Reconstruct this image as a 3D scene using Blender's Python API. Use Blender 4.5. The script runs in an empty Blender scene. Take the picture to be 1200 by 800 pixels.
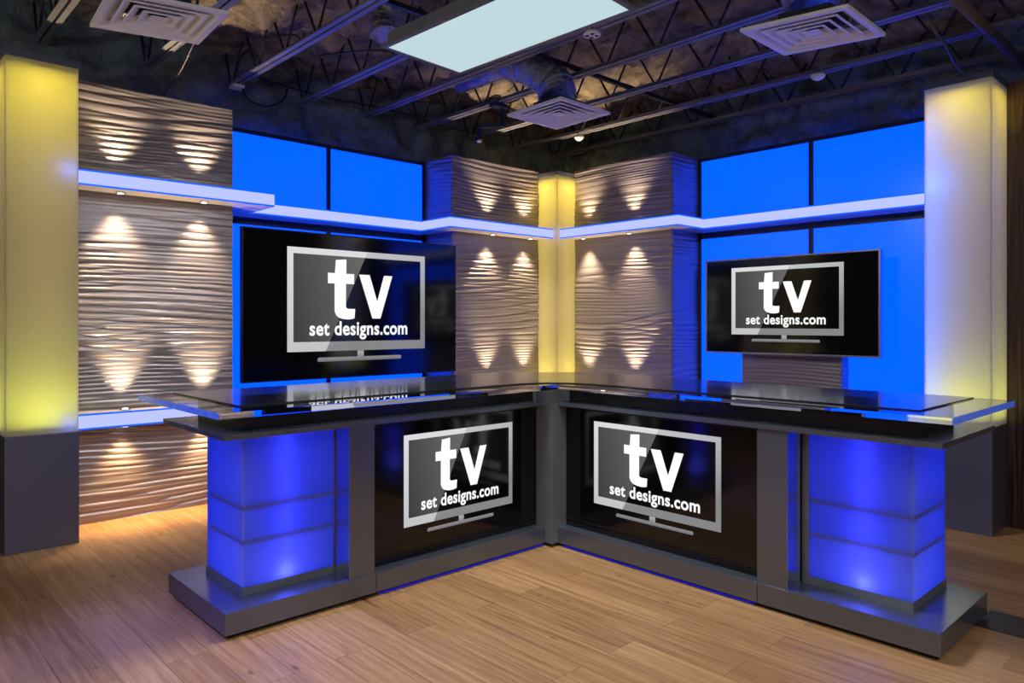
import bpy, bmesh, math, random
import numpy as np
from mathutils import Vector, Matrix, Euler, noise
random.seed(7)
PI = math.pi
C = bpy.context.scene.collection

# ------------------------------------------------------------------ materials
def new_mat(name):
    m = bpy.data.materials.new(name); m.use_nodes = True
    nt = m.node_tree; nt.nodes.clear()
    out = nt.nodes.new('ShaderNodeOutputMaterial')
    return m, nt, out
def N(nt, kind, **kw):
    n = nt.nodes.new(kind)
    for k, v in kw.items():
        if k.startswith('i_'): n.inputs[k[2:].replace('_', ' ')].default_value = v
        else: setattr(n, k, v)
    return n
def pbr(name, col, rough=.5, metal=0, spec=.5, coat=0, bump=None, noise_amt=0, noise_scale=20, emit=None, es=0):
    m, nt, out = new_mat(name)
    b = nt.nodes.new('ShaderNodeBsdfPrincipled')
    b.inputs['Base Color'].default_value = (*col, 1); b.inputs['Roughness'].default_value = rough
    b.inputs['Metallic'].default_value = metal; b.inputs['Specular IOR Level'].default_value = spec
    b.inputs['Coat Weight'].default_value = coat
    if emit: b.inputs['Emission Color'].default_value = (*emit, 1); b.inputs['Emission Strength'].default_value = es
    tc = nt.nodes.new('ShaderNodeTexCoord')
    if noise_amt:
        nz = N(nt, 'ShaderNodeTexNoise', i_Scale=noise_scale, i_Detail=6.0)
        nt.links.new(tc.outputs['Object'], nz.inputs['Vector'])
        mx = N(nt, 'ShaderNodeMix', data_type='RGBA')
        mx.inputs[6].default_value = (*[c*(1-noise_amt) for c in col], 1); mx.inputs[7].default_value = (*[min(1, c*(1+noise_amt)) for c in col], 1)
        nt.links.new(nz.outputs['Fac'], mx.inputs[0]); nt.links.new(mx.outputs[2], b.inputs['Base Color'])
    if bump:
        nz = N(nt, 'ShaderNodeTexNoise', i_Scale=bump[0], i_Detail=8.0, i_Roughness=.6)
        nt.links.new(tc.outputs['Object'], nz.inputs['Vector'])
        bp = N(nt, 'ShaderNodeBump', i_Strength=bump[1], i_Distance=bump[2])
        nt.links.new(nz.outputs['Fac'], bp.inputs['Height']); nt.links.new(bp.outputs[0], b.inputs['Normal'])
    nt.links.new(b.outputs[0], out.inputs[0])
    return m
def emis(name, col, s, coat=False):
    m, nt, out = new_mat(name)
    e = N(nt, 'ShaderNodeEmission'); e.inputs[0].default_value = (*col, 1); e.inputs[1].default_value = s
    if coat:
        g = N(nt, 'ShaderNodeBsdfGlossy', i_Roughness=.25); g.inputs[0].default_value = (.04, .04, .04, 1)
        a = nt.nodes.new('ShaderNodeAddShader'); nt.links.new(e.outputs[0], a.inputs[0]); nt.links.new(g.outputs[0], a.inputs[1])
        nt.links.new(a.outputs[0], out.inputs[0])
    else: nt.links.new(e.outputs[0], out.inputs[0])
    return m
def frosted(name, trans, diff, gloss=.06, rough=.3, wt=.75):
    """frosted acrylic: lets light through diffusely, scatters a little, faint sheen"""
    m, nt, out = new_mat(name)
    t = nt.nodes.new('ShaderNodeBsdfTranslucent'); t.inputs[0].default_value = (*trans, 1)
    d = nt.nodes.new('ShaderNodeBsdfDiffuse'); d.inputs[0].default_value = (*diff, 1)
    mx = nt.nodes.new('ShaderNodeMixShader'); mx.inputs[0].default_value = wt
    nt.links.new(d.outputs[0], mx.inputs[1]); nt.links.new(t.outputs[0], mx.inputs[2])
    g = N(nt, 'ShaderNodeBsdfGlossy', i_Roughness=rough); g.inputs[0].default_value = (1, 1, 1, 1)
    fr = N(nt, 'ShaderNodeFresnel', i_IOR=1.45)
    m2 = nt.nodes.new('ShaderNodeMixShader')
    mm = N(nt, 'ShaderNodeMath', operation='MULTIPLY'); mm.inputs[1].default_value = gloss/.04*.6
    nt.links.new(fr.outputs[0], mm.inputs[0]); nt.links.new(mm.outputs[0], m2.inputs[0])
    nt.links.new(mx.outputs[0], m2.inputs[1]); nt.links.new(g.outputs[0], m2.inputs[2])
    nt.links.new(m2.outputs[0], out.inputs[0])
    return m
def glass(name, col, ior=1.49, rough=0.0):
    m, nt, out = new_mat(name)
    b = nt.nodes.new('ShaderNodeBsdfPrincipled')
    b.inputs['Base Color'].default_value = (*col, 1); b.inputs['Roughness'].default_value = rough
    b.inputs['IOR'].default_value = ior; b.inputs['Transmission Weight'].default_value = 1
    nt.links.new(b.outputs[0], out.inputs[0]); return m

def floor_mat():
    m, nt, out = new_mat('oak plank floor')
    L = nt.links
    b = nt.nodes.new('ShaderNodeBsdfPrincipled'); L.new(b.outputs[0], out.inputs[0])
    tc = nt.nodes.new('ShaderNodeTexCoord')
    mp = nt.nodes.new('ShaderNodeMapping'); mp.inputs['Rotation'].default_value = (0, 0, PI/2); mp.inputs['Location'].default_value = (.37, .05, 0)
    L.new(tc.outputs['Object'], mp.inputs[0])
    br = N(nt, 'ShaderNodeTexBrick', offset=.37, offset_frequency=2, squash=1, i_Scale=1.0)
    br.inputs['Mortar Size'].default_value = .0010; br.inputs['Brick Width'].default_value = 1.22; br.inputs['Row Height'].default_value = .182
    br.inputs['Mortar Smooth'].default_value = .1; br.inputs['Bias'].default_value = 0
    br.inputs['Color1'].default_value = (0, 0, 0, 1); br.inputs['Color2'].default_value = (1, 1, 1, 1); br.inputs['Mortar'].default_value = (.5, .5, .5, 1)
    L.new(mp.outputs[0], br.inputs['Vector'])
    # per plank offset for the grain
    sep = nt.nodes.new('ShaderNodeSeparateXYZ'); L.new(mp.outputs[0], sep.inputs[0])
    mul = N(nt, 'ShaderNodeMath', operation='MULTIPLY'); mul.inputs[1].default_value = 37.0; L.new(br.outputs['Color'], mul.inputs[0])
    comb = nt.nodes.new('ShaderNodeCombineXYZ')
    ax = N(nt, 'ShaderNodeMath', operation='ADD'); L.new(sep.outputs[0], ax.inputs[0]); L.new(mul.outputs[0], ax.inputs[1])
    L.new(ax.outputs[0], comb.inputs[0]); L.new(sep.outputs[1], comb.inputs[1]); L.new(mul.outputs[0], comb.inputs[2])
    m2 = nt.nodes.new('ShaderNodeMapping'); m2.inputs['Scale'].default_value = (.85, 22, 1); L.new(comb.outputs[0], m2.inputs[0])
    g1 = N(nt, 'ShaderNodeTexNoise', i_Scale=1.6, i_Detail=9.0, i_Roughness=.62, i_Distortion=.7); L.new(m2.outputs[0], g1.inputs['Vector'])
    m3 = nt.nodes.new('ShaderNodeMapping'); m3.inputs['Scale'].default_value = (4, 90, 1); L.new(comb.outputs[0], m3.inputs[0])
    g2 = N(nt, 'ShaderNodeTexNoise', i_Scale=1.5, i_Detail=5.0, i_Roughness=.7); L.new(m3.outputs[0], g2.inputs['Vector'])
    add = N(nt, 'ShaderNodeMath', operation='MULTIPLY_ADD'); add.inputs[1].default_value = .35; L.new(g2.outputs['Fac'], add.inputs[0]); L.new(g1.outputs['Fac'], add.inputs[2])
    a2 = N(nt, 'ShaderNodeMath', operation='MULTIPLY_ADD'); a2.inputs[1].default_value = .20; L.new(br.outputs['Color'], a2.inputs[0]); L.new(add.outputs[0], a2.inputs[2])
    cr = nt.nodes.new('ShaderNodeValToRGB')
    e = cr.color_ramp.elements; e[0].position = .36; e[0].color = (.03, .013, .006, 1); e[1].position = 1.0; e[1].color = (.54, .32, .145, 1)
    for p, c in ((.48, (.15, .066, .026)), (.60, (.29, .147, .060)), (.80, (.41, .225, .095))):
        x = e.new(p); x.color = (*c, 1)
    L.new(a2.outputs[0], cr.inputs[0])
    # knots
    m4 = nt.nodes.new('ShaderNodeMapping'); m4.inputs['Scale'].default_value = (2.2, 5.5, 1); L.new(comb.outputs[0], m4.inputs[0])
    vo = N(nt, 'ShaderNodeTexVoronoi', i_Scale=1.3); L.new(m4.outputs[0], vo.inputs['Vector'])
    kr = nt.nodes.new('ShaderNodeMapRange'); kr.inputs[1].default_value = .02; kr.inputs[2].default_value = .10; kr.inputs[3].default_value = .45; kr.inputs[4].default_value = 1; L.new(vo.outputs['Distance'], kr.inputs[0])
    mk = N(nt, 'ShaderNodeMix', data_type='RGBA', blend_type='MULTIPLY'); mk.inputs[0].default_value = 1
    L.new(cr.outputs[0], mk.inputs[6]); L.new(kr.outputs[0], mk.inputs[7])
    # seams
    ms = N(nt, 'ShaderNodeMix', data_type='RGBA'); ms.inputs[7].default_value = (.05, .028, .015, 1)
    L.new(br.outputs['Fac'], ms.inputs[0]); L.new(mk.outputs[2], ms.inputs[6])
    L.new(ms.outputs[2], b.inputs['Base Color'])
    b.inputs['Roughness'].default_value = .42; b.inputs['Specular IOR Level'].default_value = .4
    bp = N(nt, 'ShaderNodeBump', i_Strength=.25, i_Distance=.002); L.new(add.outputs[0], bp.inputs['Height']); L.new(bp.outputs[0], b.inputs['Normal'])
    return m
def dark_wood_mat():
    m, nt, out = new_mat('dark zebra wood'); L = nt.links
    b = nt.nodes.new('ShaderNodeBsdfPrincipled'); L.new(b.outputs[0], out.inputs[0])
    tc = nt.nodes.new('ShaderNodeTexCoord'); mp = nt.nodes.new('ShaderNodeMapping'); mp.inputs['Scale'].default_value = (38, 38, 1.2); L.new(tc.outputs['Object'], mp.inputs[0])
    nz = N(nt, 'ShaderNodeTexNoise', i_Scale=1.6, i_Detail=5.0, i_Roughness=.6); L.new(mp.outputs[0], nz.inputs['Vector'])
    cr = nt.nodes.new('ShaderNodeValToRGB'); e = cr.color_ramp.elements
    e[0].position = .38; e[0].color = (.006, .004, .004, 1); e[1].position = .66; e[1].color = (.12, .05, .032, 1)
    L.new(nz.outputs['Fac'], cr.inputs[0]); L.new(cr.outputs[0], b.inputs['Base Color']); b.inputs['Roughness'].default_value = .4
    return m
def foam_mat(name, c0, c1, scale):
    m, nt, out = new_mat(name); L = nt.links
    b = nt.nodes.new('ShaderNodeBsdfPrincipled'); L.new(b.outputs[0], out.inputs[0]); b.inputs['Roughness'].default_value = .85
    tc = nt.nodes.new('ShaderNodeTexCoord')
    nz = N(nt, 'ShaderNodeTexNoise', i_Scale=scale, i_Detail=9.0, i_Roughness=.62, i_Distortion=.8); L.new(tc.outputs['Object'], nz.inputs['Vector'])
    cr = nt.nodes.new('ShaderNodeValToRGB'); e = cr.color_ramp.elements
    e[0].position = .3; e[0].color = (*c0, 1); e[1].position = .7; e[1].color = (*c1, 1)
    L.new(nz.outputs['Fac'], cr.inputs[0]); L.new(cr.outputs[0], b.inputs['Base Color'])
    n2 = N(nt, 'ShaderNodeTexNoise', i_Scale=scale*3.4, i_Detail=9.0, i_Roughness=.7, i_Distortion=.9); L.new(tc.outputs['Object'], n2.inputs['Vector'])
    bp = N(nt, 'ShaderNodeBump', i_Strength=1.0, i_Distance=.11); L.new(n2.outputs['Fac'], bp.inputs['Height']); L.new(bp.outputs[0], b.inputs['Normal'])
    return m
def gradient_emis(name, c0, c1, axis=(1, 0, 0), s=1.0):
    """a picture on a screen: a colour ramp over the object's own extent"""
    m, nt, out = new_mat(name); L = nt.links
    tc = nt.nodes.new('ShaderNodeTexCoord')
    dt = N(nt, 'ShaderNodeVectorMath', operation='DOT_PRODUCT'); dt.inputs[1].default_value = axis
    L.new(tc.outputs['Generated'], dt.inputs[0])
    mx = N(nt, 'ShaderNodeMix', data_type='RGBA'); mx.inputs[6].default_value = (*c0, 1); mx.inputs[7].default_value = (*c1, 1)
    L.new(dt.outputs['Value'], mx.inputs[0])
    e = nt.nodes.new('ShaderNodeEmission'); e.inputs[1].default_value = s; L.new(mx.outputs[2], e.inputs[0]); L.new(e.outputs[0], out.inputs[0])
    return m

M = dict(
    floor=floor_mat(), wood=dark_wood_mat(),
    deck=foam_mat('sprayed fireproofing', (.05, .04, .03), (.62, .48, .33), 3.6),
    foamwall=foam_mat('painted sprayed wall', (.10, .125, .125), (.33, .38, .37), 2.0),
    plaster=pbr('room wall paint', (.16, .16, .165), .8),
    laminate=pbr('charcoal laminate', (.165, .188, .240), .25, .68, .6, noise_amt=.04, noise_scale=60),
    coverlam=pbr('slate laminate', (.095, .092, .135), .32, .2, .6),
    trimgrey=pbr('grey aluminium trim', (.25, .27, .29), .33, .5),
    black=pbr('black laminate', (.008, .009, .011), .22),
    sidemirror=pbr('polished aluminium facing', (.60, .63, .72), .22, 1.0),
    rubber=pbr('matt black toe kick', (.006, .006, .006), .7),
    wave=pbr('taupe metallic wave panel', (.27, .238, .245), .36, .45),
    frameblue=pbr('dark blue grey mullion', (.02, .028, .06), .4, .2),
    bluepanel=emis('blue backlit acrylic', (0, .049, 1.0), 2.75, True),
    blueled=emis('blue led line', (0.02, .02, 1), .5),
    barface=emis('lavender led diffuser', (.48, .54, 1.0), 1.08),
    baredge=emis('blue edge of led diffuser', (.005, .11, 1.0), 1.3),
    bartop=pbr('pale shelf laminate', (.50, .45, .40), .45),
    lamp=emis('lamp lens', (1, .93, .8), 5.0),
    chrome=pbr('brushed nickel', (.7, .68, .66), .25, 1),
    colskin=frosted('frosted white column acrylic', (.95, .92, .80), (.22, .22, .18), .03, .3, .84),
    white=pbr('white reflector', (.8, .8, .8), .6),
    tower=frosted('frosted clear acrylic', (.72, .80, 1.0), (.03, .045, .16), .018, .2, .9),
    shelf=frosted('frosted shelf acrylic', (.85, .86, 1), (.16, .18, .4), .05, .3, .6),
    backblue=pbr('blue tower back', (.10, .14, .6), .5),
    glass=glass('clear acrylic slab', (.97, .985, 1.0)),
    sheet=glass('clear glass sheet', (.93, .96, .97), 1.5, .10),
    edgeblk=pbr('black edge strip', (.012, .012, .012), .3),
    edgeglow=pbr('slab edge with painted blue glow', (.16, .30, .80), .2, 0, .6, noise_amt=.7, noise_scale=45, emit=(.03, .12, 1), es=.28),  # blue reflected light painted in as colour and weak emission
    screen=pbr('black glossy screen', (.002, .002, .003), .10, 0, .5),
    bezel=pbr('black bezel', (.006, .006, .007), .25),
    silver=pbr('silver bezel', (.42, .42, .46), .3, .8),
    pic_white=emis('white picture', (1, 1, 1), 1.05),
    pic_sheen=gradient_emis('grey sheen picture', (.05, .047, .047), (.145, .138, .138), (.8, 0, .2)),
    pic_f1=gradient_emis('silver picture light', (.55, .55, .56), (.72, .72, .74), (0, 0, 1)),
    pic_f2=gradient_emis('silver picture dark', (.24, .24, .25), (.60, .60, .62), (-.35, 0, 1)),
    pic_stand=gradient_emis('silver picture stand', (.16, .16, .17), (.42, .42, .44), (0, 0, 1)),
    steel=pbr('grey painted joist steel', (.19, .185, .20), .5, .3, noise_amt=.25, noise_scale=14),
    webs=pbr('dark painted web steel', (.014, .014, .018), .5, .3),
    troffer=emis('troffer lens', (.68, .90, .95), .78),
    vent=pbr('white enamel', (.86, .84, .83), .45),
    vdark=pbr('dark vent throat', (.02, .02, .03), .7),
    foil=pbr('crinkled foil', (.35, .36, .42), .28, .9, bump=(22, 1.0, .03)),
    cable=pbr('black cable', (.01, .01, .012), .5),
    pipe=pbr('brown grey pipe', (.13, .105, .095), .5, .3),
    plugbox=pbr('white plastic', (.7, .7, .72), .4),
    inlay=pbr('dark brown floor strip', (.03, .022, .022), .4, noise_amt=.5, noise_scale=8),
)

# ------------------------------------------------------------------ helpers
def box(bm, x0, x1, y0, y1, z0, z1, mi=0):
    vs = [bm.verts.new(p) for p in ((x0,y0,z0),(x1,y0,z0),(x1,y1,z0),(x0,y1,z0),(x0,y0,z1),(x1,y0,z1),(x1,y1,z1),(x0,y1,z1))]
    for q in ((3,2,1,0),(4,5,6,7),(0,1,5,4),(1,2,6,5),(2,3,7,6),(3,0,4,7)):
        f = bm.faces.new([vs[i] for i in q]); f.material_index = mi
def B(*boxes):
    bm = bmesh.new()
    for b in boxes: box(bm, *b)
    return bm
def prism(bm, poly, z0, z1, mi=0):
    """poly counter-clockwise in xy, extruded along z"""
    a = [bm.verts.new((x, y, z0)) for x, y in poly]; b = [bm.verts.new((x, y, z1)) for x, y in poly]
    bm.faces.new(list(reversed(a))).material_index = mi; bm.faces.new(b).material_index = mi
    for i in range(len(poly)):
        j = (i+1) % len(poly); bm.faces.new((a[i], a[j], b[j], b[i])).material_index = mi
def plate(bm, poly, y0, y1, mi=0):
    """poly in xz, extruded along y"""
    a = [bm.verts.new((x, y0, z)) for x, z in poly]; b = [bm.verts.new((x, y1, z)) for x, z in poly]
    bm.faces.new(a).material_index = mi; bm.faces.new(list(reversed(b))).material_index = mi
    for i in range(len(poly)):
        j = (i+1) % len(poly); bm.faces.new((b[i], b[j], a[j], a[i])).material_index = mi
def tube(bm, pts, r, n=10, mi=0, caps=True):
    pts = [Vector(p) for p in pts]; rings = []
    up = Vector((0, 0, 1))
    for i, p in enumerate(pts):
        t = (pts[min(i+1, len(pts)-1)]-pts[max(i-1, 0)]).normalized()
        s = t.cross(up if abs(t.z) < .95 else Vector((1, 0, 0))).normalized(); u = s.cross(t)
        rr = r[i] if isinstance(r, (list, tuple)) else r
        rings.append([bm.verts.new(p+(s*math.cos(2*PI*k/n)+u*math.sin(2*PI*k/n))*rr) for k in range(n)])
    for a, b in zip(rings, rings[1:]):
        for k in range(n):
            f = bm.faces.new((a[k], a[(k+1) % n], b[(k+1) % n], b[k])); f.smooth = True; f.material_index = mi
    if caps:
        bm.faces.new(list(reversed(rings[0]))).material_index = mi; bm.faces.new(rings[-1]).material_index = mi
def smoothpath(pts, n=8):
    pts = [Vector(p) for p in pts]; P = [pts[0]]+pts+[pts[-1]]; out = []
    for i in range(1, len(P)-2):
        for k in range(n):
            t = k/n; a, b, c, d = P[i-1:i+3]
            out.append(.5*((2*b)+(c-a)*t+(2*a-5*b+4*c-d)*t*t+(3*b-a-3*c+d)*t**3))
    out.append(pts[-1]); return out
def lathe(bm, prof, n=20, loc=(0, 0, 0), mi=0):
    rings = [[bm.verts.new((loc[0]+r*math.cos(2*PI*k/n), loc[1]+r*math.sin(2*PI*k/n), loc[2]+z)) for k in range(n)] for r, z in prof]
    for a, b in zip(rings, rings[1:]):
        for k in range(n):
            f = bm.faces.new((a[k], a[(k+1) % n], b[(k+1) % n], b[k])); f.smooth = True; f.material_index = mi
    bm.faces.new(list(reversed(rings[0]))).material_index = mi; bm.faces.new(rings[-1]).material_index = mi
def obj(name, bm, mats, parent=None, bevel=0, label=None, smooth=False):
    bmesh.ops.recalc_face_normals(bm, faces=bm.faces)
    me = bpy.data.meshes.new(name); bm.to_mesh(me); bm.free()
    for m in (mats if isinstance(mats, (list, tuple)) else [mats]): me.materials.append(M[m] if isinstance(m, str) else m)
    o = bpy.data.objects.new(name, me); C.objects.link(o)
    if smooth:
        for p in me.polygons: p.use_smooth = True
    if parent: o.parent = parent
    if bevel:
        b = o.modifiers.new('bevel', 'BEVEL'); b.width = bevel; b.segments = 2; b.limit_method = 'ANGLE'; b.harden_normals = False
    if label: o['label'] = label
    return o
def tag(o, label, cat, group=None):
    o['label'] = label; o['category'] = cat
    if group: o['group'] = group
    return o
def thing(name, label, cat, loc=(0, 0, 0), rz=0, group=None):
    o = bpy.data.objects.new(name, None); C.objects.link(o); o.location = loc; o.rotation_euler = (0, 0, rz); o.empty_display_size = .1
    return tag(o, label, cat, group)
def struct(name, bm, m, **k):
    o = obj(name, bm, m, **k); o['kind'] = 'structure'; return o
def light(kind, name, loc, energy, col, parent=None, **k):
    l = bpy.data.lights.new(name, kind); l.energy = energy; l.color = col
    rot = k.pop('rot', None)
    for a, v in k.items(): setattr(l, a, v)
    o = bpy.data.objects.new(name, l); C.objects.link(o); o.location = loc
    if rot: o.rotation_euler = rot
    if parent: o.parent = parent
    return o
RIGHT = -PI/2      # things on the right hand wall are built like the left ones, then turned

# ------------------------------------------------------------------ room shell
WY, WX, DECK = 6.72, 7.12, 3.93
struct('floor', B((-4, WX+.1, -4, WY+.1, -.1, 0)), 'floor')
def rough_sheet(nx, ny, fn, amp, sc):
    bm = bmesh.new(); g = []
    for i in range(nx+1):
        row = []
        for j in range(ny+1):
            p, n = fn(i/nx, j/ny)
            d = noise.fractal(Vector(p)*sc, .9, 2.1, 5)*amp
            row.append(bm.verts.new(Vector(p)+Vector(n)*d))
        g.append(row)
    for i in range(nx):
        for j in range(ny):
            f = bm.faces.new((g[i][j], g[i+1][j], g[i+1][j+1], g[i][j+1])); f.smooth = True
    return bm
struct('ceiling', rough_sheet(330, 310, lambda a, b: ((-4+a*11.25, -4+b*10.85, DECK), (0, 0, -1)), .10, 3.8), 'deck')
struct('wall_left', rough_sheet(330, 120, lambda a, b: ((-4+a*11.2, WY+.02+max(0, .25*(b-.93)/.07)*-.6, b*4.15), (0, -1, 0)), .11, 3.0), 'foamwall')
struct('wall_right', rough_sheet(330, 120, lambda a, b: ((WX+.02-max(0, .25*(b-.93)/.07)*.6, -4+a*10.8, b*4.15), (-1, 0, 0)), .11, 3.0), 'foamwall')
struct('wall_back', B((-4.1, WX+.1, -4.1, -4, 0, 4.2)), 'plaster')
struct('wall_near', B((-4.1, -4, -4, WY+.1, 0, 4.2)), 'plaster')
struct('trim_1', B((4.0, 4.275, -4, 1.03, 0, .002)), 'inlay')

# ------------------------------------------------------------------ wavy panels
def wave_h(s, z, seed):
    """ridge height of the carved panel face; s along, z up (numpy arrays)"""
    out = 0
    for k, (p, am) in enumerate(((.070, 1.0), (.045, .9), (.030, .55))):
        q = seed*1.7+k*2.9
        w = (.55*np.sin(1.15*s+1.3*z+q)+.38*np.sin(2.1*s-1.9*z+2.1*q)+.20*np.sin(3.9*s+4.3*z+.7*q)+.45*np.sin(.5*s+(5.1+k)*z+1.7*q)+.25*np.sin(-.7*s+11.3*z+q))
        m = np.clip(.5+.42*np.sin(.9*s+(4.1+2*k)*z+3*q)+.38*np.sin(-1.3*s+(9.7-k)*z+q)+.2*np.sin(2.6*s+17*z+q), .04, 1)
        out = out+am*m*np.abs(np.sin(PI*(z/p+w)))**.65
    return out*.0105
def wave_panel(parent, s0, s1, z0, z1, depth, seed, side=None, name='wavy_face', mat='wave', label=None):
    """carved panel: local x from s0 to s1, front face at y=0 (looking to -y), body behind to y=depth"""
    nx = max(8, int((s1-s0)/.02)); nz = int((z1-z0)/.0055)
    S = np.linspace(s0, s1, nx+1); Z = np.linspace(z0, z1, nz+1)
    SS, ZZ = np.meshgrid(S, Z, indexing='ij'); H = wave_h(SS, ZZ, seed)
    segs = [np.stack([SS, -H, ZZ], -1)]
    if side is not None:                 # carved return on the given end: 'l' or 'r'
        nd = max(6, int(depth/.02)); D = np.linspace(0, depth, nd+1)
        DD, Z2 = np.meshgrid(D, Z, indexing='ij')
        e = s0 if side == 'l' else s1
        H2 = wave_h(e+(DD if side == 'r' else -DD), Z2, seed)
        sg = 1 if side == 'r' else -1
        fade = np.clip(DD/.02, 0, 1)
        ret = np.stack([e+sg*H2*1.0, DD-H2*(1-fade), Z2], -1)
        if side == 'r': G = np.concatenate([segs[0], ret], 0)
        else: G = np.concatenate([ret[::-1], segs[0]], 0)
    else: G = segs[0]
    a, b, _ = G.shape; verts = G.reshape(-1, 3)
    I, J = np.meshgrid(np.arange(a-1), np.arange(b-1), indexing='ij')
    q = np.stack([I*b+J, (I+1)*b+J, (I+1)*b+J+1, I*b+J+1], -1).reshape(-1, 4)
    me = bpy.data.meshes.new(name); me.from_pydata(verts.tolist(), [], q.tolist())
    me.materials.append(M[mat]); me.polygons.foreach_set('use_smooth', [True]*len(me.polygons)); me.update()
    o = bpy.data.objects.new(name, me); C.objects.link(o); o.parent = parent
    if label: o['label'] = label
    e = .004
    obj('core', B((s0+e, s1-e, .002, depth, z0+.001, z1-.002)), 'wave', parent)
    return o
ZT = 3.19
p = thing('wave_wall_panel', 'broad taupe carved wave wall panel behind the leftmost glowing column', 'wall panel', (0, 5.93, 0), 0)
wave_panel(p, 1.05, 2.41, 0, ZT, .44, 1.3)
p = thing('wave_wall_panel', 'taupe carved wave wall panel just left of the centre corner column', 'wall panel', (0, 5.95, 0), 0)
wave_panel(p, 4.735, 6.0, 0, ZT, .50, 4.1, 'l')
p = thing('wave_wall_panel', 'taupe carved wave wall panel just right of the centre corner column', 'wall panel', (6.27, 0, 0), RIGHT)
wave_panel(p, -5.62, -4.31, 0, ZT, .50, 7.7, 'r')
p = thing('wave_wall_panel', 'low narrow carved wave pedestal under the silver-rimmed television', 'wall panel', (6.6, 0, 0), RIGHT)
wave_panel(p, -3.70, -2.74, 0, 1.5, .148, 2.2, 'r')

# ------------------------------------------------------------------ backlit blue walls
def blue_wall(root, s0, s1, sm, depth=.14):
    """mullion frame with four backlit panels; local front plane y=0"""
    t = .035
    obj('frame', B((s0, s1, 0, depth, 0, .06), (s0, s1, -.004, depth, ZT-.035, ZT), (s0, s1, -.004, depth, 2.335, 2.40), (s0, s0+t, -.004, depth, .06, ZT-.035), (s1-t, s1, -.004, depth, .06, ZT-.035),
        (sm-.022, sm+.022, -.004, depth, .06, 2.335), (sm-.022, sm+.022, -.004, depth, 2.40, ZT-.035)), 'frameblue', root)
    for a, b in ((s0+t+.001, sm-.023), (sm+.023, s1-t-.001)):
        for z0, z1 in ((.062, 2.333), (2.402, ZT-.037)):
            obj('backlit_panel', B((a, b, .008, .03, z0, z1)), 'bluepanel', root)
p = thing('backlit_wall', 'glowing blue backlit wall behind the large black television', 'wall panel', (0, 6.42, 0), 0); blue_wall(p, 2.415, 4.72, 3.56)
p = thing('backlit_wall', 'glowing blue backlit wall behind the silver-rimmed television, beside the right column', 'wall panel', (6.75, 0, 0), RIGHT); blue_wall(p, -4.30, -1.55, -3.08)

# ------------------------------------------------------------------ columns
def column(root, w, d, zb=.735, zt=3.12, glows=(), yk=1.0, low=(.80, .88, .10), lk=1.0, top=(1, .80, .05), strip=False):
    """light column, local x 0..w, y 0..d, front faces -y and -x"""
    obj('base', B((0, w, 0, d, 0, zb)), 'coverlam', root, bevel=.003)
    e = .004
    bm = bmesh.new()
    box(bm, e, w-e, e, e+.006, zb, zt); box(bm, e, e+.006, e+.007, d-.007, zb, zt); box(bm, w-e-.006, w-e, e+.007, d-.007, zb, zt); box(bm, e, w-e, d-.006, d, zb, zt)
    obj('diffuser', bm, 'colskin', root)
    obj('cap', B((-.008, w+.008, -.008, d+.008, zt, zt+.045)), 'laminate', root, bevel=.002)
    c = (w/2, d/2)
    light('AREA', 'lamp', (c[0], c[1], zt-.03), 6.5*yk, top, root, shape='SQUARE', size=w*.6, rot=(0, 0, 0))
    light('AREA', 'lamp', (c[0], c[1], zb+.03), 3.2*lk, low, root, shape='SQUARE', size=w*.6, rot=(PI, 0, 0))
    if strip: light('AREA', 'lamp', (.13, d-.025, 1.85), 9, (.04, .14, 1), root, shape='RECTANGLE', size=2.2, size_y=.03, rot=(0, PI/2, 0))
    bm = bmesh.new(); tube(bm, [(c[0], c[1], zb+.1), (c[0], c[1], zt-.1)], .02, 8)
    obj('led_tube', bm, M['colled2' if yk > 1.1 else 'colled'], root)
    for (gx, gy, gz, gp) in glows:
        light('POINT', 'lamp', (gx, gy, gz), gp, (.06, .16, 1), root, shadow_soft_size=.06)
M['blueled2'] = emis('blue led tube', (.055, .055, 1), 80)
M['colled2'] = emis('warm column led bright', (1, .76, .26), 6.5)
M['colled'] = emis('warm column led', (1, .74, .36), 2.7)
p = thing('light_column', 'tall yellow glowing column on a dark slate base at the far left', 'column', (.79, 5.45, 0))
column(p, .41, .44, glows=((.36, .06, 2.45, .6), (.36, .06, .79, .5)))
p = thing('light_column', 'tall yellow glowing column in the centre corner between the two shelves', 'column', (5.985, 5.64, 0))
column(p, .40, .40, glows=((.05, .05, 2.45, .35),), yk=1.2, low=(1, .78, .14), lk=.8, top=(1, .70, .09))
p = thing('light_column', 'tall yellow glowing column on a slate base at the far right beside dark wood', 'column', (5.74, 1.371, 0))
column(p, .40, .42, glows=((.11, .37, 2.45, 1.6),), yk=.9, strip=True)

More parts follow.
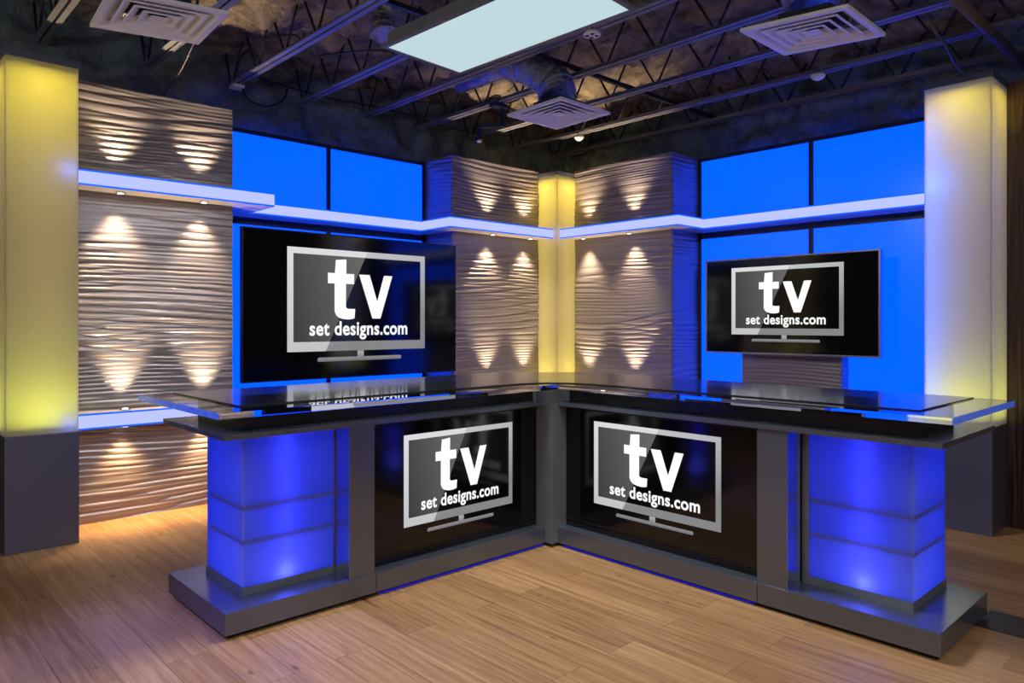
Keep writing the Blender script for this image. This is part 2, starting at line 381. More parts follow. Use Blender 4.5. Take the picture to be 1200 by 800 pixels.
# ------------------------------------------------------------------ lit shelves
def band(bm, x0, x1, z0, z1, y):
    """front strip facing -y: blue edge, lavender body, blue edge (materials 0 face, 1 edge)"""
    t = .012
    box(bm, x0, x1, y-.006, y, z0+t, z1-t, 0); box(bm, x0, x1, y-.006, y, z0, z0+t, 1); box(bm, x0, x1, y-.006, y, z1-t, z1, 1)
def puck(parent, x, y, z, down=True, e=5.0, tilt=.35, size=1.15, col=(1, .76, .48)):
    s = -1 if down else 1
    bm = bmesh.new(); lathe(bm, [(.034, 0), (.034, s*.006), (.028, s*.010), (.024, s*.010)], 18, (x, y, z)); 
    r = obj('downlight' if down else 'uplight', bm, 'chrome', parent)
    bm = bmesh.new(); lathe(bm, [(.022, s*.0105), (.021, s*.012)], 16, (x, y, z)); obj('lens', bm, 'lamp', r)
    light('SPOT', 'lamp', (x, y, z+s*.03), e, col, parent, spot_size=size, spot_blend=1.0, shadow_soft_size=.035,
          rot=((tilt, 0, 0) if down else (PI-tilt, 0, 0)))
ZB, ZS = 2.40, 2.51
def shelf(root, segs):
    """segs: list of (x0,x1,y_front,y_back) boxes with lit front"""
    bm = bmesh.new()
    for x0, x1, yf, yb, *_ in segs: box(bm, x0, x1, yf, yb, ZB, ZS)
    obj('shelf_body', bm, 'bartop', root)
sl = thing('light_shelf', 'upper lit shelf along the left set wall, glowing lavender edge', 'shelf', (0, 0, 0))
bm = bmesh.new(); box(bm, 1.205, 2.655, 5.69, 5.905, ZB, ZS); box(bm, 2.4, 4.50, 6.18, 6.405, ZB, ZS); box(bm, 2.405, 2.655, 5.905, 6.18, ZB, ZS)
box(bm, 4.505, 4.705, 5.70, 6.405, ZB, ZS); box(bm, 4.705, 5.975, 5.70, 5.92, ZB, ZS)
obj('shelf_body', bm, 'bartop', sl)
bm = bmesh.new()
band(bm, 1.205, 2.66, ZB, ZS, 5.69); band(bm, 2.661, 4.499, ZB, ZS, 6.18); band(bm, 4.494, 5.975, ZB, ZS, 5.70)
t = .012
for z0, z1, mi in ((ZB, ZB+t, 1), (ZB+t, ZS-t, 0), (ZS-t, ZS, 1)): box(bm, 4.494, 4.50, 5.70, 6.174, z0, z1, mi)
for z0, z1, mi in ((ZB, ZB+t, 1), (ZB+t, ZS-t, 0), (ZS-t, ZS, 1)): box(bm, 2.656, 2.66, 5.692, 6.173, z0, z1, mi)
obj('lit_edge', bm, ['barface', 'baredge'], sl)
for x, yw in ((1.545, 5.93), (2.14, 5.93), (5.19, 5.95), (5.75, 5.95)):
    puck(sl, x, yw-.115, ZB, True, 95, .10, 1.25); puck(sl, x, yw-.115, ZS, False, 85, .08, 1.3)
sr = thing('light_shelf', 'upper lit shelf along the right set wall, glowing lavender edge', 'shelf', (0, 0, 0), RIGHT)
# local x = -Y, local y = X
bm = bmesh.new(); box(bm, -5.635, -4.255, 6.03, 6.245, ZB, ZS); box(bm, -4.29, -4.07, 6.03, 6.735, ZB, ZS); box(bm, -4.07, -1.795, 6.48, 6.735, ZB, ZS)
obj('shelf_body', bm, 'bartop', sr)
bm = bmesh.new()
band(bm, -5.635, -4.064, ZB, ZS, 6.03); band(bm, -4.063, -1.795, ZB, ZS, 6.48)
for z0, z1, mi in ((ZB, ZB+t, 1), (ZB+t, ZS-t, 0), (ZS-t, ZS, 1)): box(bm, -4.07, -4.064, 6.03, 6.474, z0, z1, mi)
obj('lit_edge', bm, ['barface', 'baredge'], sr)
for x in (-5.40, -4.76):
    puck(sr, x, 6.27-.115, ZB, True, 95, .10, 1.25); puck(sr, x, 6.27-.115, ZS, False, 85, .08, 1.3)
lo = thing('light_shelf', 'low lit shelf on the left wave panel, partly behind the desk end', 'shelf', (0, 0, 0))
obj('shelf_body', B((1.205, 2.55, 5.76, 5.905, .70, .811)), 'bartop', lo)
bm = bmesh.new(); band(bm, 1.205, 2.556, .70, .811, 5.76); obj('lit_edge', bm, ['barface', 'baredge'], lo)
for x in (1.58, 2.17):
    puck(lo, x, 5.83, .811, False, 75, .12, 1.2); puck(lo, x, 5.83, .70, True, 70, 0, 1.5, (1, .60, .26))

for rz, a, b, yf, yb, xs, lb in ((0, 4.74, 5.975, 5.78, 5.925, (5.19, 5.75), 'low lit shelf behind the desk, left of the centre column'), (RIGHT, -5.635, -4.32, 6.10, 6.245, (-5.40, -4.76), 'low lit shelf behind the desk, right of the centre column')):
    lo = thing('light_shelf', lb, 'shelf', (0, 0, 0), rz)
    obj('shelf_body', B((a, b, yf, yb, .70, .811)), 'bartop', lo)
    bm = bmesh.new(); band(bm, a, b, .70, .811, yf); obj('lit_edge', bm, ['barface', 'baredge'], lo)
    for x in xs: puck(lo, x, yb-.09, .811, False, 75, .12, 1.2)

# ------------------------------------------------------------------ televisions
LT = [(.3207,.901),(.394,.911),(.393,.768),(.450,.768),(.449,.667),(.391,.667),(.391,.443),(.393,.428),(.403,.42),(.420,.417),(.457,.418),(.452,.323),(.430,.315),(.408,.311),(.372,.315),(.341,.330),(.322,.355),(.312,.393),(.312,.667),(.266,.667),(.266,.77),(.314,.77)]
LV = [(.486,.767),(.563,.767),(.620,.495),(.672,.767),(.736,.767),(.644,.322),(.584,.322)]
def text_mesh(body, w, x0, z0, hx, y, bold=.024):
    cu = bpy.data.curves.new('lettering', 'FONT'); cu.body = body; cu.size = 1; cu.offset = bold; cu.extrude = 0; cu.space_character = 1.06
    to = bpy.data.objects.new('lettering', cu); C.objects.link(to)
    dg = bpy.context.evaluated_depsgraph_get(); dg.update()
    me = bpy.data.meshes.new_from_object(to.evaluated_get(dg)); bpy.data.objects.remove(to)
    xs = [v.co.x for v in me.vertices]; a, b = min(xs), max(xs)
    for v in me.vertices:
        v.co = Vector((x0+(v.co.x-a)/(b-a)*w, y, z0+v.co.y/.53*hx))
    me.name = 'lettering'
    return me
def logo(scr, x0, z0, W, H, y):
    """the picture shown on a screen: silver television outline with the letters; local plane y, facing -y"""
    P = lambda u, v: (x0+u*W, z0+v*H)
    dt, db = .548, .252                       # diagonal of the sheen, top and bottom
    du = lambda v: db+(dt-db)*v
    iu0, iu1, iv0, iv1 = .039, .963, .093, .94
    bm = bmesh.new()
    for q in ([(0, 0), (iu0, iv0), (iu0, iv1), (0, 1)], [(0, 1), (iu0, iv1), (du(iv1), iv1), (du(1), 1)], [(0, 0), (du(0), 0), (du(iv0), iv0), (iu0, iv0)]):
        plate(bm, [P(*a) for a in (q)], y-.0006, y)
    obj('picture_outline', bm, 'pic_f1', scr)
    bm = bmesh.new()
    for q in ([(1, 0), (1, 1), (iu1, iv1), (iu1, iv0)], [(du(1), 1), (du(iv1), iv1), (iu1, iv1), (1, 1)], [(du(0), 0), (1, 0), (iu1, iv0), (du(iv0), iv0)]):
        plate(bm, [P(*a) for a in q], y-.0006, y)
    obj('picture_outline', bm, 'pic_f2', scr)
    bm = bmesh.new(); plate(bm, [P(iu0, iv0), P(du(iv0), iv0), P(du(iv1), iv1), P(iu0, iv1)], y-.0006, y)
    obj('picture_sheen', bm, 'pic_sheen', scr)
    bm = bmesh.new(); plate(bm, [P(a, b) for a, b in LT], y-.0018, y-.0008); plate(bm, [P(a, b) for a, b in LV], y-.0018, y-.0008)
    bm.normal_update()
    bmesh.ops.triangulate(bm, faces=[f for f in bm.faces if len(f.verts) > 4])
    obj('large_letters', bm, 'pic_white', scr)
    me = text_mesh('set designs.com', .712*W, x0+.143*W, z0+.158*H, .102*H, y-.0018)
    me.materials.append(M['pic_white']); o = bpy.data.objects.new('small_letters', me); C.objects.link(o); o.parent = scr
    bm = bmesh.new(); plate(bm, [P(.474, -.06), P(.52, -.06), P(.52, -.003), P(.474, -.003)], y-.0006, y)
    plate(bm, [P(.195, -.095), P(.203, -.102), P(.800, -.102), P(.806, -.095), P(.806, -.07), P(.800, -.062), P(.205, -.062), P(.199, -.07)], y-.0006, y)
    obj('picture_stand', bm, 'pic_stand', scr)
def tv(root, W, H, d, rim, mat, lg, zb=0):
    """local x 0..W, z zb..zb+H, glass at y=0 facing -y"""
    bm = bmesh.new(); z0, z1 = zb, zb+H
    for b in ((0, W, -.004, d, z0, z0+rim), (0, W, -.004, d, z1-rim, z1), (0, rim, -.004, d, z0+rim, z1-rim), (W-rim, W, -.004, d, z0+rim, z1-rim)): box(bm, *b)
    obj('bezel', bm, mat, root, bevel=.0015)
    obj('housing', B((rim, W-rim, .006, d, z0+rim, z1-rim), (W*.2, W*.8, d, d+.03, z0+H*.15, z0+H*.75)), 'bezel', root, bevel=.004)
    s = obj('screen', B((rim, W-rim, 0, .005, z0+rim, z1-rim)), 'screen', root)
    logo(s, *lg, -.0004)
    return s
p = thing('television', 'huge black-rimmed flat television on the left, before the blue wall', 'television', (2.462, 5.86, 0))
tv(p, 2.234, 1.29, .045, .014, 'bezel', (2.856-2.462, 1.197, 1.45, .908), .952)
obj('wall_bracket', B((.75, 1.5, .076, .10, 1.3, 1.9), (1.0, 1.06, .10, .55, 1.4, 1.8), (1.2, 1.26, .10, .55, 1.4, 1.8)), 'bezel', p)
kx = 6.47
# right television, local x = -Y
p = thing('television', 'silver-rimmed flat television on the right, above the low wave pedestal', 'television', (kx, 4.035, 0), RIGHT)
tv(p, 1.68, .925, .05, .016, 'silver', (4.035-3.745, 1.336, 1.085, .648), 1.150)
obj('wall_bracket', B((.6, 1.1, .081, .125, 1.35, 1.75)), 'bezel', p)
p = thing('display_monitor', 'black flat screen set into the left front of the desk', 'monitor', (2.110, 3.385, 0))
tv(p, 1.335, .735, .05, .012, 'bezel', (2.343-2.110, .3015, .832, .517), .165)
p = thing('display_monitor', 'black flat screen set into the right front of the desk', 'monitor', (3.53, 3.293, 0), RIGHT)
tv(p, 1.43, .735, .05, .012, 'bezel', (3.293-3.006, .311, .90, .517), .165)

# ------------------------------------------------------------------ the desk
dk = thing('news_desk', 'grey V-shaped news desk with two blue glowing ends, on the wood floor', 'desk', (0, 0, 0))
zb0, zb1 = .022, .125
obj('plinth', B((1.31, 2.112, 3.304, 4.06, zb0, zb1)), 'laminate', dk, bevel=.002)
obj('plinth', B((2.115, 3.45, 3.304, 4.06, zb0, zb1)), 'laminate', dk, bevel=.002)
obj('plinth', B((3.451, 4.15, 1.855, 4.06, zb0, zb1)), 'laminate', dk, bevel=.002)
obj('plinth', B((3.451, 4.15, 1.012, 1.852, zb0, zb1)), 'laminate', dk, bevel=.002)
bm = B((1.335, 3.47, 3.33, 4.04, 0, zb0), (3.476, 4.13, 1.037, 4.04, 0, zb0)); obj('toe_kick', bm, 'rubber', dk)
obj('led_strip', B((2.14, 3.40, 3.324, 3.329, .002, .007), (3.4705, 3.4755, 1.88, 3.22, .002, .007)), 'blueled', dk, label='thin blue light line under the plinth')
obj('corner_post', B((3.393, 3.53, 3.244, 3.39, .022, 1.018)), 'trimgrey', dk, bevel=.0015)
obj('corner_post', B((3.531, 3.60, 3.391, 3.47, .125, 1.018)), 'laminate', dk)
obj('post', B((1.958, 2.107, 3.312, 3.452, zb1, .911)), 'laminate', dk, bevel=.0015)
obj('post_side', B((1.9555, 1.9578, 3.314, 3.450, zb1, .910)), 'sidemirror', dk, label='polished side facing of the left post, blue with reflection')
obj('post_side', B((3.461, 3.598, 1.6975, 1.6998, zb1, .910)), 'sidemirror', dk, label='polished side facing of the right post, blue with reflection')
obj('post', B((3.459, 3.60, 1.70, 1.859, zb1, .911)), 'laminate', dk, bevel=.0015)
# back of the screen bays and rear carcass
obj('carcass', B((2.108, 3.60, 3.47, 3.50, zb1, .911), (3.612, 3.64, 1.75, 3.46, zb1, .911), (2.108, 3.40, 3.386, 3.46, zb1, .160), (3.531, 3.60, 1.86, 3.24, zb1, .160),
     (1.99, 3.60, 3.501, 4.0, zb1, .911), (3.641, 4.10, 1.76, 4.0, zb1, .911)), 'black', dk)
for b_ in ((3.366, 3.3925, 3.386, 3.3945, .937, 1.018), (3.5215, 3.5295, 3.215, 3.2435, .937, 1.018)): obj('corner_block', B(b_), 'trimgrey', dk)
# ledge
bm = bmesh.new(); prism(bm, [(1.305, 3.304), (3.451, 3.304), (3.451, 1.005), (4.25, 1.005), (4.25, 4.13), (1.305, 4.13)], .911, .936)
obj('ledge', bm, 'laminate', dk, bevel=.0015)
bm = bmesh.new(); prism(bm, [(1.405, 3.395), (3.53, 3.395), (3.53, 1.125), (4.03, 1.125), (4.03, 3.90), (1.405, 3.90)], .936, 1.020)
obj('riser', bm, 'black', dk)
def tower(name_parent, x0, x1, y0, y1):
    """frosted glowing end box, local; front -y, outer side -x; frame post at +x"""
    r = name_parent; z0, z1 = zb1, .911; e = .005
    fr = obj('tower_frame', B((x0, x1, y0, y0+.012, z0, z0+.038), (x0, x0+.012, y0+.012, y1, z0, z0+.038), (x1-.035, x1, y0, y0+.03, z0+.038, z1), (x0, x1-.035, y0, y0+.02, z1-.012, z1),
        (x1-.02, x1, y0+.03, y1, z0, z1), (x0+.012, x1-.02, y1-.02, y1, z0, z1), (x0+.012, x1-.02, y0+.012, y1-.02, z0, z0+.012)), 'trimgrey', r)
    bm = bmesh.new(); box(bm, x0+.001, x1-.036, y0+.001, y0+.007, z0+.038, z1-.012); box(bm, x0+.001, x0+.007, y0+.0075, y1-.02, z0+.038, z1-.001)
    obj('frosted_panel', bm, 'tower', r)
    for z in (.372, .540):
        obj('inner_shelf', B((x0-.0005, x1-.040, y0-.0005, y1-.06, z, z+.018)), 'shelf', r)
    obj('back_panel', B((x0+.013, x1-.021, y1-.026, y1-.0205, z0+.013, z1-.001)), 'backblue', r)
for sgn, place in ((0, None), (1, None)):
    if sgn == 0:
        r = bpy.data.objects.new('glowing_tower', None); x0, x1, y0, y1 = 1.460, 1.985, 3.462, 3.94
    else:
        r = bpy.data.objects.new('glowing_tower', None); x0, x1, y0, y1 = 1.460, 1.985, 3.462, 3.94
    C.objects.link(r); r.parent = dk
    if sgn == 1:
        # mirror image on the right wing: world X = 3.63+(y-3.462), world Y = 1.178+(x-1.46)
        r.matrix_local = Matrix(((0, 1, 0, 3.63-3.462), (1, 0, 0, 1.178-1.46), (0, 0, 1, 0), (0, 0, 0, 1)))
    tower(r, x0, x1, y0, y1)
    cx = x0+.22
    bm = bmesh.new(); tube(bm, [(cx, y0+.06, .15), (cx, y0+.06, .90)], .006, 8); obj('led_tube', bm, M['blueled2'], r)
    light('POINT', 'lamp', (cx, y0+.05, .20), 1.3, (.20, .20, 1), r, shadow_soft_size=.02)
    for z in (.25, .46, .72): light('POINT', 'lamp', (x0+.26, y0+.30, z), 1.2, (.0, .06, 1), r, shadow_soft_size=.07)  # blue fill lights added in each compartment

# glass top: its own thing lying on the riser
gt = thing('glass_desktop', 'clear thick glass V-shaped top lying on the news desk', 'desktop', (0, 0, 0))
zg0, zg1 = 1.0215, 1.052
bm = bmesh.new(); prism(bm, [(1.25, 3.22), (3.425, 3.22), (3.425, .96), (4.42, .96), (4.42, 3.85), (3.88, 4.36), (1.25, 4.36)], zg0, zg1)
obj('slab', bm, 'glass', gt, bevel=.0012)
for b_ in ((1.2470, 1.2495, 3.222, 4.358, zg0, zg1), (3.427, 4.418, .957, .9595, zg0, zg1)): obj('end_edge', B(b_), 'edgeglow', gt, label='cut end edge with painted blue glow')
def rc(cx, cy, r, a0, a1, n=8): return [(cx+r*math.cos(a0+(a1-a0)*k/n), cy+r*math.sin(a0+(a1-a0)*k/n)) for k in range(n+1)]
inner = [(1.413, 4.29), (1.413, 3.392)]+[(3.22, 3.392)]+rc(3.22, 3.04, .352, PI/2, 0)+[(3.572, 1.135), (4.385, 1.135)]
sheetpoly = list(inner)+[(4.385, 3.83), (3.86, 4.29)]
bm = bmesh.new(); prism(bm, sheetpoly, zg1+.0005, zg1+.006); obj('glass_sheet', bm, 'sheet', gt)
bm = bmesh.new()
for a, b in zip(inner, inner[1:]):
    d = Vector((b[0]-a[0], b[1]-a[1], 0)).normalized(); n = Vector((d.y, -d.x, 0))*.004
    q = [(a[0], a[1]), (b[0], b[1]), (b[0]+n.x, b[1]+n.y), (a[0]+n.x, a[1]+n.y)]
    prism(bm, q, zg1+.0004, zg1+.0065)
obj('edge_strip', bm, 'edgeblk', gt, label='thin black edge line')

# ------------------------------------------------------------------ dark wood wall beside the right column
p = thing('wood_wall_panel', 'dark striped wood wall panel at the far right edge', 'wall panel', (6.10, 0, 0), RIGHT)
for z0, z1 in ((0, .70), (.705, 2.775), (2.78, 3.15)): obj('veneer_board', B((-1.3695, 3.5, 0, .03, z0, z1)), 'wood', p)

# ------------------------------------------------------------------ ceiling steel
ZJ = 3.58
def joist_parts():
    r = thing('roof_joist', 'x', 'joist', (0, 0, 0), 0, 'open web roof joists under the ceiling')
    y0, y1 = -3.9, 6.56
    bm = bmesh.new()
    for s in (-1, 1):
        a, b = sorted((s*.009, s*.049)); box(bm, a, b, y0, y1, ZJ, ZJ+.005); a, b = sorted((s*.009, s*.014)); box(bm, a, b, y0, y1, ZJ+.005, ZJ+.045)
    obj('bottom_chord', bm, 'steel', r)
    bm = bmesh.new()
    for s in (-1, 1):
        a, b = sorted((s*.009, s*.045)); box(bm, a, b, y0, 6.7, 4.02, 4.025); a, b = sorted((s*.009, s*.014)); box(bm, a, b, y0, 6.7, 3.99, 4.02)
    obj('top_chord', bm, 'webs', r)
    bm = bmesh.new(); y = 6.5; k = 0
    tube(bm, [(0, 6.55, ZJ+.02), (0, 6.68, 3.94)], .011, 6)
    while y > -3.6:
        tube(bm, [(0, y, ZJ+.02), (0, y-.24, 4.0)], .010, 6); tube(bm, [(0, y-.26, 4.0), (0, y-.50, ZJ+.02)], .010, 6); y -= .52
    obj('web', bm, 'webs', r)
    return r
def dup(r, loc, label=None):
    n = r.copy(); C.objects.link(n); n.location = loc
    if label: n['label'] = label
    for ch in list(r.children):
        c = ch.copy(); C.objects.link(c); c.parent = n
    return n
JX = [1.16, 1.93, 2.65, 3.35, 4.05, 4.74, 5.45, 6.18, 6.86]
names = ['roof joist at the far left, over the leftmost column', 'roof joist running behind the leftmost ceiling air vent', 'roof joist left of the silver foil duct, cable looped at its end',
    'roof joist passing behind the left end of the ceiling light', 'roof joist passing over the middle of the ceiling light', 'roof joist along the far side of the ceiling light, bracket clamped on it',
    'roof joist passing right over the centre air vent', 'roof joist passing behind the right ceiling air vent, over the centre column', 'roof joist nearest the right set wall, above its blue panels']
j0 = joist_parts()
for i, x in enumerate(JX):
    o = j0 if i == 0 else dup(j0, (x, 0, 0))
    o.location = (x, 0, 0); o['label'] = names[i]
# bridging angle across the joists
bm = bmesh.new(); box(bm, .2, 7.0, 4.19, 4.225, ZJ+.046, ZJ+.051); box(bm, .2, 7.0, 4.19, 4.195, ZJ+.051, ZJ+.08)
tag(obj('bridging_angle', bm, 'webs'), 'long dark steel angle crossing all the roof joists', 'steel angle')

def at(o, loc, rot):
    o.location = loc; o.rotation_euler = Euler([math.radians(a) for a in rot], 'XYZ'); return o
# ceiling light
t = at(thing('ceiling_light', 'large rectangular ceiling light panel, lit pale white, hung below the joists', 'light', ()if False else (0, 0, 0)), (2.689, 2.942, 3.052), (-2.19, -.83, 6.1))
w, l = .32, .65
obj('frame', B((-w, w, -l, -l+.028, 0, .02), (-w, w, l-.028, l, 0, .02), (-w, -w+.028, -l+.028, l-.028, 0, .02), (w-.028, w, -l+.028, l-.028, 0, .02), (-w+.03, w-.03, -l+.03, l-.03, .012, .09)), 'steel', t, bevel=.001)
obj('lens', B((-w+.0285, w-.0285, -l+.0285, l-.0285, .003, .008)), 'troffer', t)
for sx in (-1, 1):
    for sy in (-1, 1):
        bm = bmesh.new(); tube(bm, [(sx*.2, sy*.5, .09), (sx*.2, sy*.5, .88)], .003, 6); obj('hanger_wire', bm, 'cable', t)
# air diffusers
def diffuser():
    r = thing('air_vent', 'x', 'air vent', (0, 0, 0), 0, 'square ceiling air vents')
    h = .31
    bm = bmesh.new()
    def ring(a, za, b, zb):
        va = [bm.verts.new((sx*a, sy*a, za)) for sx, sy in ((-1,-1),(1,-1),(1,1),(-1,1))]; vb = [bm.verts.new((sx*b, sy*b, zb)) for sx, sy in ((-1,-1),(1,-1),(1,1),(-1,1))]
        for i in range(4): bm.faces.new((va[i], va[(i+1) % 4], vb[(i+1) % 4], vb[i]))
    ring(h, 0, h-.035, 0); ring(h, 0, h, .02); ring(h-.035, 0, h-.075, .035); ring(h, .02, .20, .06)
    obj('face_frame', bm, 'vent', r)
    for k, a in enumerate((.225, .165, .105)):
        bm = bmesh.new(); ring(a, .002, a-.012, .002); ring(a-.012, .002, a-.055, .036); ring(a, .002, a, .006); ring(a, .006, a-.05, .040)
        obj('louver', bm, 'vent', r)
    obj('louver', B((-.048, .048, -.048, .048, .004, .008)), 'vent', r)
    obj('throat', B((-.15, .15, -.15, .15, .062, .11)), 'vdark', r)
    return r
v0 = diffuser()
for i, (loc, rot, lb) in enumerate((((1.417, 4.563, 3.232), (.75, -3.76, -4.58), 'square white air vent at the upper left, lit warm'),
        ((4.518, 4.241, 3.211), (-1.12, -.03, .88), 'small square air vent at the middle, right of the bracket, below foil duct'),
        ((4.283, 1.942, 3.173), (3.66, -1.99, 2.79), 'square air vent at the upper right, tinted blue'))):
    o = v0 if i == 0 else dup(v0, loc)
    at(o, loc, rot); o['label'] = lb
def foil(pts, r, label):
    path = smoothpath(pts, 14); rr = [r*(1+.07*math.sin(k*1.9)+.05*math.sin(k*.7+1)) for k in range(len(path))]
    bm = bmesh.new(); tube(bm, path, rr, 20)
    for v in bm.verts: v.co += Vector((random.uniform(-1, 1), random.uniform(-1, 1), random.uniform(-1, 1)))*.008
    o = obj('foil_duct', bm, 'foil'); return tag(o, label, 'duct', 'crinkled foil air ducts')
foil([(1.417, 4.563, 3.40), (1.42, 4.58, 3.60), (1.50, 4.9, 3.66), (1.52, 5.6, 3.66)], .13, 'foil duct above the upper left air vent')
foil([(4.518, 4.25, 3.375), (4.52, 4.31, 3.50), (4.44, 4.50, 3.66), (4.40, 4.72, 3.76)], .15, 'foil duct rising from the middle air vent')
foil([(4.283, 1.95, 3.34), (4.30, 1.99, 3.50), (4.38, 2.15, 3.66), (4.38, 2.25, 3.78)], .15, 'foil duct rising from the upper right air vent')
foil([(3.02, 4.62, 3.60), (3.03, 4.66, 3.72), (3.08, 4.62, 3.83)], .09, 'blue shining foil duct left of the ceiling light')
bm = bmesh.new(); tube(bm, [(4.46, 5.5, 3.76), (4.47, 5.0, 3.76), (4.48, 4.84, 3.76)], .085, 20)
tag(obj('round_duct', bm, 'foil'), 'short round metal duct above the joists beyond the ceiling light', 'duct')
# clamp bracket hanging from a joist
b = thing('ceiling_bracket', 'dark square-tube bracket clamped to a joist left of the middle air vent', 'bracket', (0, 0, 0))
def bar(bm, p, q, r):
    p = Vector(p); q = Vector(q); t = (q-p).normalized(); s = t.cross(Vector((0, 0, 1)) if abs(t.z) < .9 else Vector((1, 0, 0))).normalized(); u = s.cross(t)
    a = [bm.verts.new(p+s*i*r+u*j*r) for i, j in ((-1,-1),(1,-1),(1,1),(-1,1))]; c = [bm.verts.new(q+s*i*r+u*j*r) for i, j in ((-1,-1),(1,-1),(1,1),(-1,1))]
    bm.faces.new(a); bm.faces.new(list(reversed(c)))
    for i in range(4): bm.faces.new((a[i], a[(i+1) % 4], c[(i+1) % 4], c[i]))
bm = bmesh.new(); bar(bm, (4.80, 5.255, 3.575), (4.80, 5.255, 3.36), .018); bar(bm, (4.80, 5.255, 3.375), (4.66, 5.43, 3.375), .016); bar(bm, (4.655, 5.437, 3.39), (4.655, 5.437, 3.25), .016)
obj('tube_arm', bm, 'frameblue', b)
obj('clamp', B((4.66, 4.84, 5.20, 5.30, 3.535, 3.574)), 'frameblue', b, bevel=.004)
bm = bmesh.new(); lathe(bm, [(.02, -.03), (.026, -.025), (.026, 0), (.01, .004)], 12, (4.655, 5.437, 3.25)); obj('pivot', bm, 'chrome', b)
bm = bmesh.new()
for k in range(3):
    tube(bm, smoothpath([(4.76+.02*k, 5.6-.02*k, 3.60), (4.66+.03*k, 5.36, 3.585+.03*k), (4.72, 5.23, 3.61+.02*k), (4.82, 5.12+.04*k, 3.585), (4.80, 4.9, 3.60)], 6), .006, 6)
tag(obj('cable_bundle', bm, 'cable'), 'tangled black cables lying round the bracket clamp', 'cable')
def dome(loc, label, r=.055):
    t = thing('ceiling_sensor', label, 'sensor', loc)
    bm = bmesh.new(); lathe(bm, [(.012, .02), (r*.9, .022), (r, .012), (r*.92, 0), (r*.6, -.018), (r*.2, -.028)], 22); obj('dome', bm, 'vent', t)
    bm = bmesh.new(); tube(bm, smoothpath([(0, 0, .02), (-.005, .015, .06), (.03, -.05, .09), (.05, -.14, .09)], 6), .007, 8); obj('curved_conduit', bm, 'pipe', t)
dome((6.053, 5.371, 3.49), 'small round sensor right of the middle air vent, over the centre column')
dome((5.993, 2.675, 3.49), 'round sensor below the blue tinted air vent', .06)
t = thing('round_speaker', 'small round white fitting with four holes right of the ceiling light', 'fitting', (3.976, 3.406, 3.50))
bm = bmesh.new(); lathe(bm, [(.058, 0), (.062, .012), (.05, .03), (.02, .04)], 24); obj('body', bm, 'vent', t)
bm = bmesh.new()
for sx in (-1, 1):
    for sy in (-1, 1): lathe(bm, [(.016, -.0015), (.016, -.0002)], 12, (sx*.024, sy*.024, 0))
obj('holes', bm, 'vdark', t)
bm = bmesh.new(); tube(bm, [(0, 0, .04), (0, 0, .42)], .008, 8); obj('hanger_rod', bm, 'cable', t)
t = thing('junction_box', 'small white box with looped black cable at a joist end, upper left', 'box', (2.66, 6.44, 3.545))
obj('box_body', B((-.05, .05, -.05, .05, 0, .03)), 'plugbox', t, bevel=.003)
bm = bmesh.new(); tube(bm, smoothpath([(.0, 0, .03), (-.02, -.1, .22), (-.03, -.5, .26), (.02, -1.0, .2), (.0, -1.2, .10)], 6), .008, 6); obj('cable', bm, 'cable', t)
bm = bmesh.new(); tube(bm, smoothpath([(2.70, 6.42, 3.60), (2.72, 6.36, 3.45), (2.88, 6.30, 3.40), (3.04, 6.32, 3.50), (3.10, 6.36, 3.62)], 8), .010, 6)
tag(obj('hanging_cable', bm, 'cable'), 'black cable hanging in a loop between two joists, upper left', 'cable')
for pts, r, lb in ((((2.9, 6.5, 3.70), (3.6, 6.45, 3.66), (4.4, 6.5, 3.70), (5.2, 6.4, 3.62), (6.1, 6.45, 3.72)), .008, 'long black cable strung behind the joists near the left wall'),
        (((3.2, 3.9, 3.66), (3.45, 4.3, 3.60), (3.5, 4.8, 3.64), (3.2, 5.1, 3.66), (2.9, 5.4, 3.62)), .009, 'black cable drooping left of the ceiling light')):
    bm = bmesh.new(); tube(bm, smoothpath(pts, 10), r, 6); tag(obj('ceiling_cable', bm, 'cable'), lb, 'cable')
bm = bmesh.new(); tube(bm, [(5.0, 1.44, 3.50), (7.0, 1.44, 3.50)], .035, 16)
for x in (5.9,): tube(bm, [(x, 1.44, 3.50), (x+.05, 1.44, 3.50)], .042, 16)
tag(obj('ceiling_pipe', bm, 'pipe'), 'brown grey pipe running across the upper right corner', 'pipe')
t = thing('wire_conduit', 'thin curved conduit with a flat box above the right column', 'conduit', (0, 0, 0))
bm = bmesh.new(); tube(bm, smoothpath([(5.70, 1.78, 3.90), (5.75, 1.75, 3.60), (5.90, 1.70, 3.46), (6.2, 1.72, 3.40), (6.55, 1.74, 3.40)], 8), .010, 8); obj('curved_tube', bm, 'pipe', t)
obj('flat_box', B((6.48, 6.62, 1.62, 1.80, 3.37, 3.40)), 'frameblue', t)
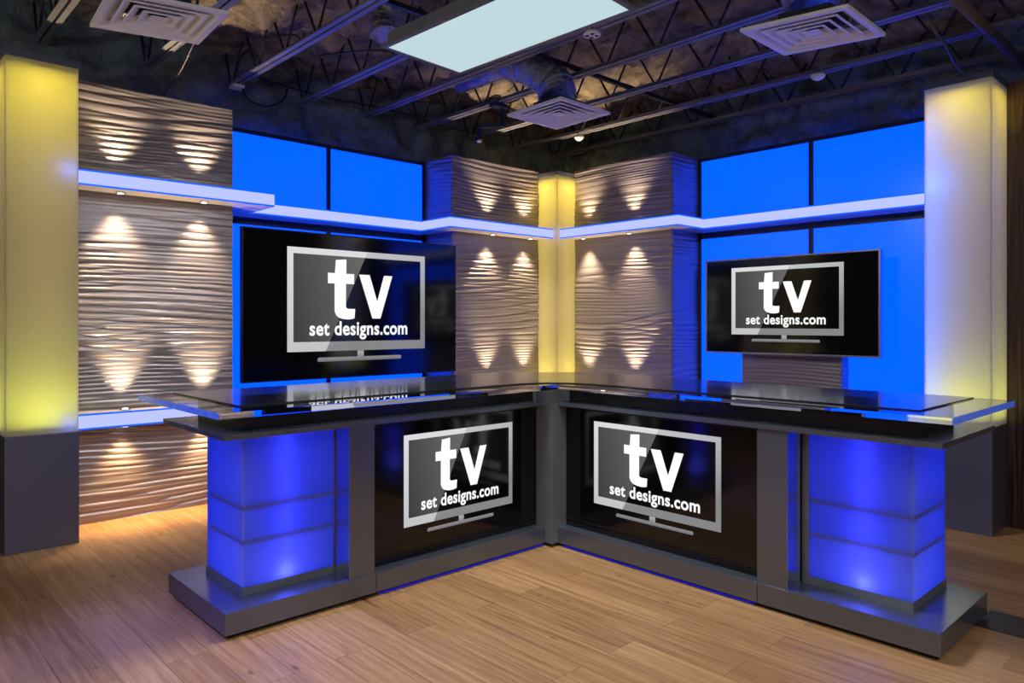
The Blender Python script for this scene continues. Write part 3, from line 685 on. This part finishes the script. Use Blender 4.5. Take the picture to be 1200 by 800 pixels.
# hanging straps beside the left vent
bm = bmesh.new(); tube(bm, [(1.93, 5.2, 3.60), (2.0, 5.9, 3.42), (1.97, 6.2, 3.30)], .006, 6)
tag(obj('hanging_rod', bm, 'pipe'), 'thin pale rod hanging just right of the upper left air vent', 'rod')

# ------------------------------------------------------------------ light
W = bpy.data.worlds.new('World'); bpy.context.scene.world = W; W.use_nodes = True
W.node_tree.nodes['Background'].inputs[0].default_value = (.02, .025, .04, 1); W.node_tree.nodes['Background'].inputs[1].default_value = 1
# the studio's other ceiling lights, behind and beside the camera, plus an unseen lamp added below the ceiling light
for x, y, e, s in ((-.6, -1.2, 62, 1.4), (1.8, -1.6, 56, 1.4), (-2.4, 1.0, 28, 1.4), (2.7, 2.9, 75, .6)):
    light('AREA', 'studio_light', (x, y, 3.45 if s > 1 else 3.02), e, (.97, .97, 1), shape='SQUARE', size=s)
# unseen fill lights facing up, added to brighten the ceiling
for x, y, e in ((-1.5, -1.0, 85), (2.0, -2.5, 70), (-2.2, 3.0, 90)):
    light('AREA', 'added_ceiling_fill', (x, y, 2.1), e, (.78, .88, 1), shape='SQUARE', size=.5, rot=(PI, 0, 0))

light('SPOT', 'blue_floor_spot', (-.6, 4.6, 3.4), 600, (.16, .14, 1), spot_size=.62, spot_blend=1, shadow_soft_size=.08,
      rot=(Vector((1.0, 3.2, 0))-Vector((-.6, 4.6, 3.4))).to_track_quat('-Z', 'Y').to_euler())

cam = bpy.data.cameras.new('camera'); co = bpy.data.objects.new('camera', cam); C.objects.link(co)
co.location = (0, 0, 1.45); co.rotation_euler = (PI/2, 0, -math.radians(90-46.852))
cam.sensor_width = 36; cam.lens = 853/1200*36; cam.shift_y = -22/1200; cam.clip_start = .05; cam.clip_end = 60
sc = bpy.context.scene; sc.camera = co
sc.view_settings.view_transform = 'Standard'; sc.view_settings.look = 'None'; sc.view_settings.gamma = 1; sc.view_settings.exposure = 0
sc.view_settings.use_curve_mapping = False
sc.cycles.max_bounces = 10; sc.cycles.transmission_bounces = 8; sc.cycles.sample_clamp_indirect = 4
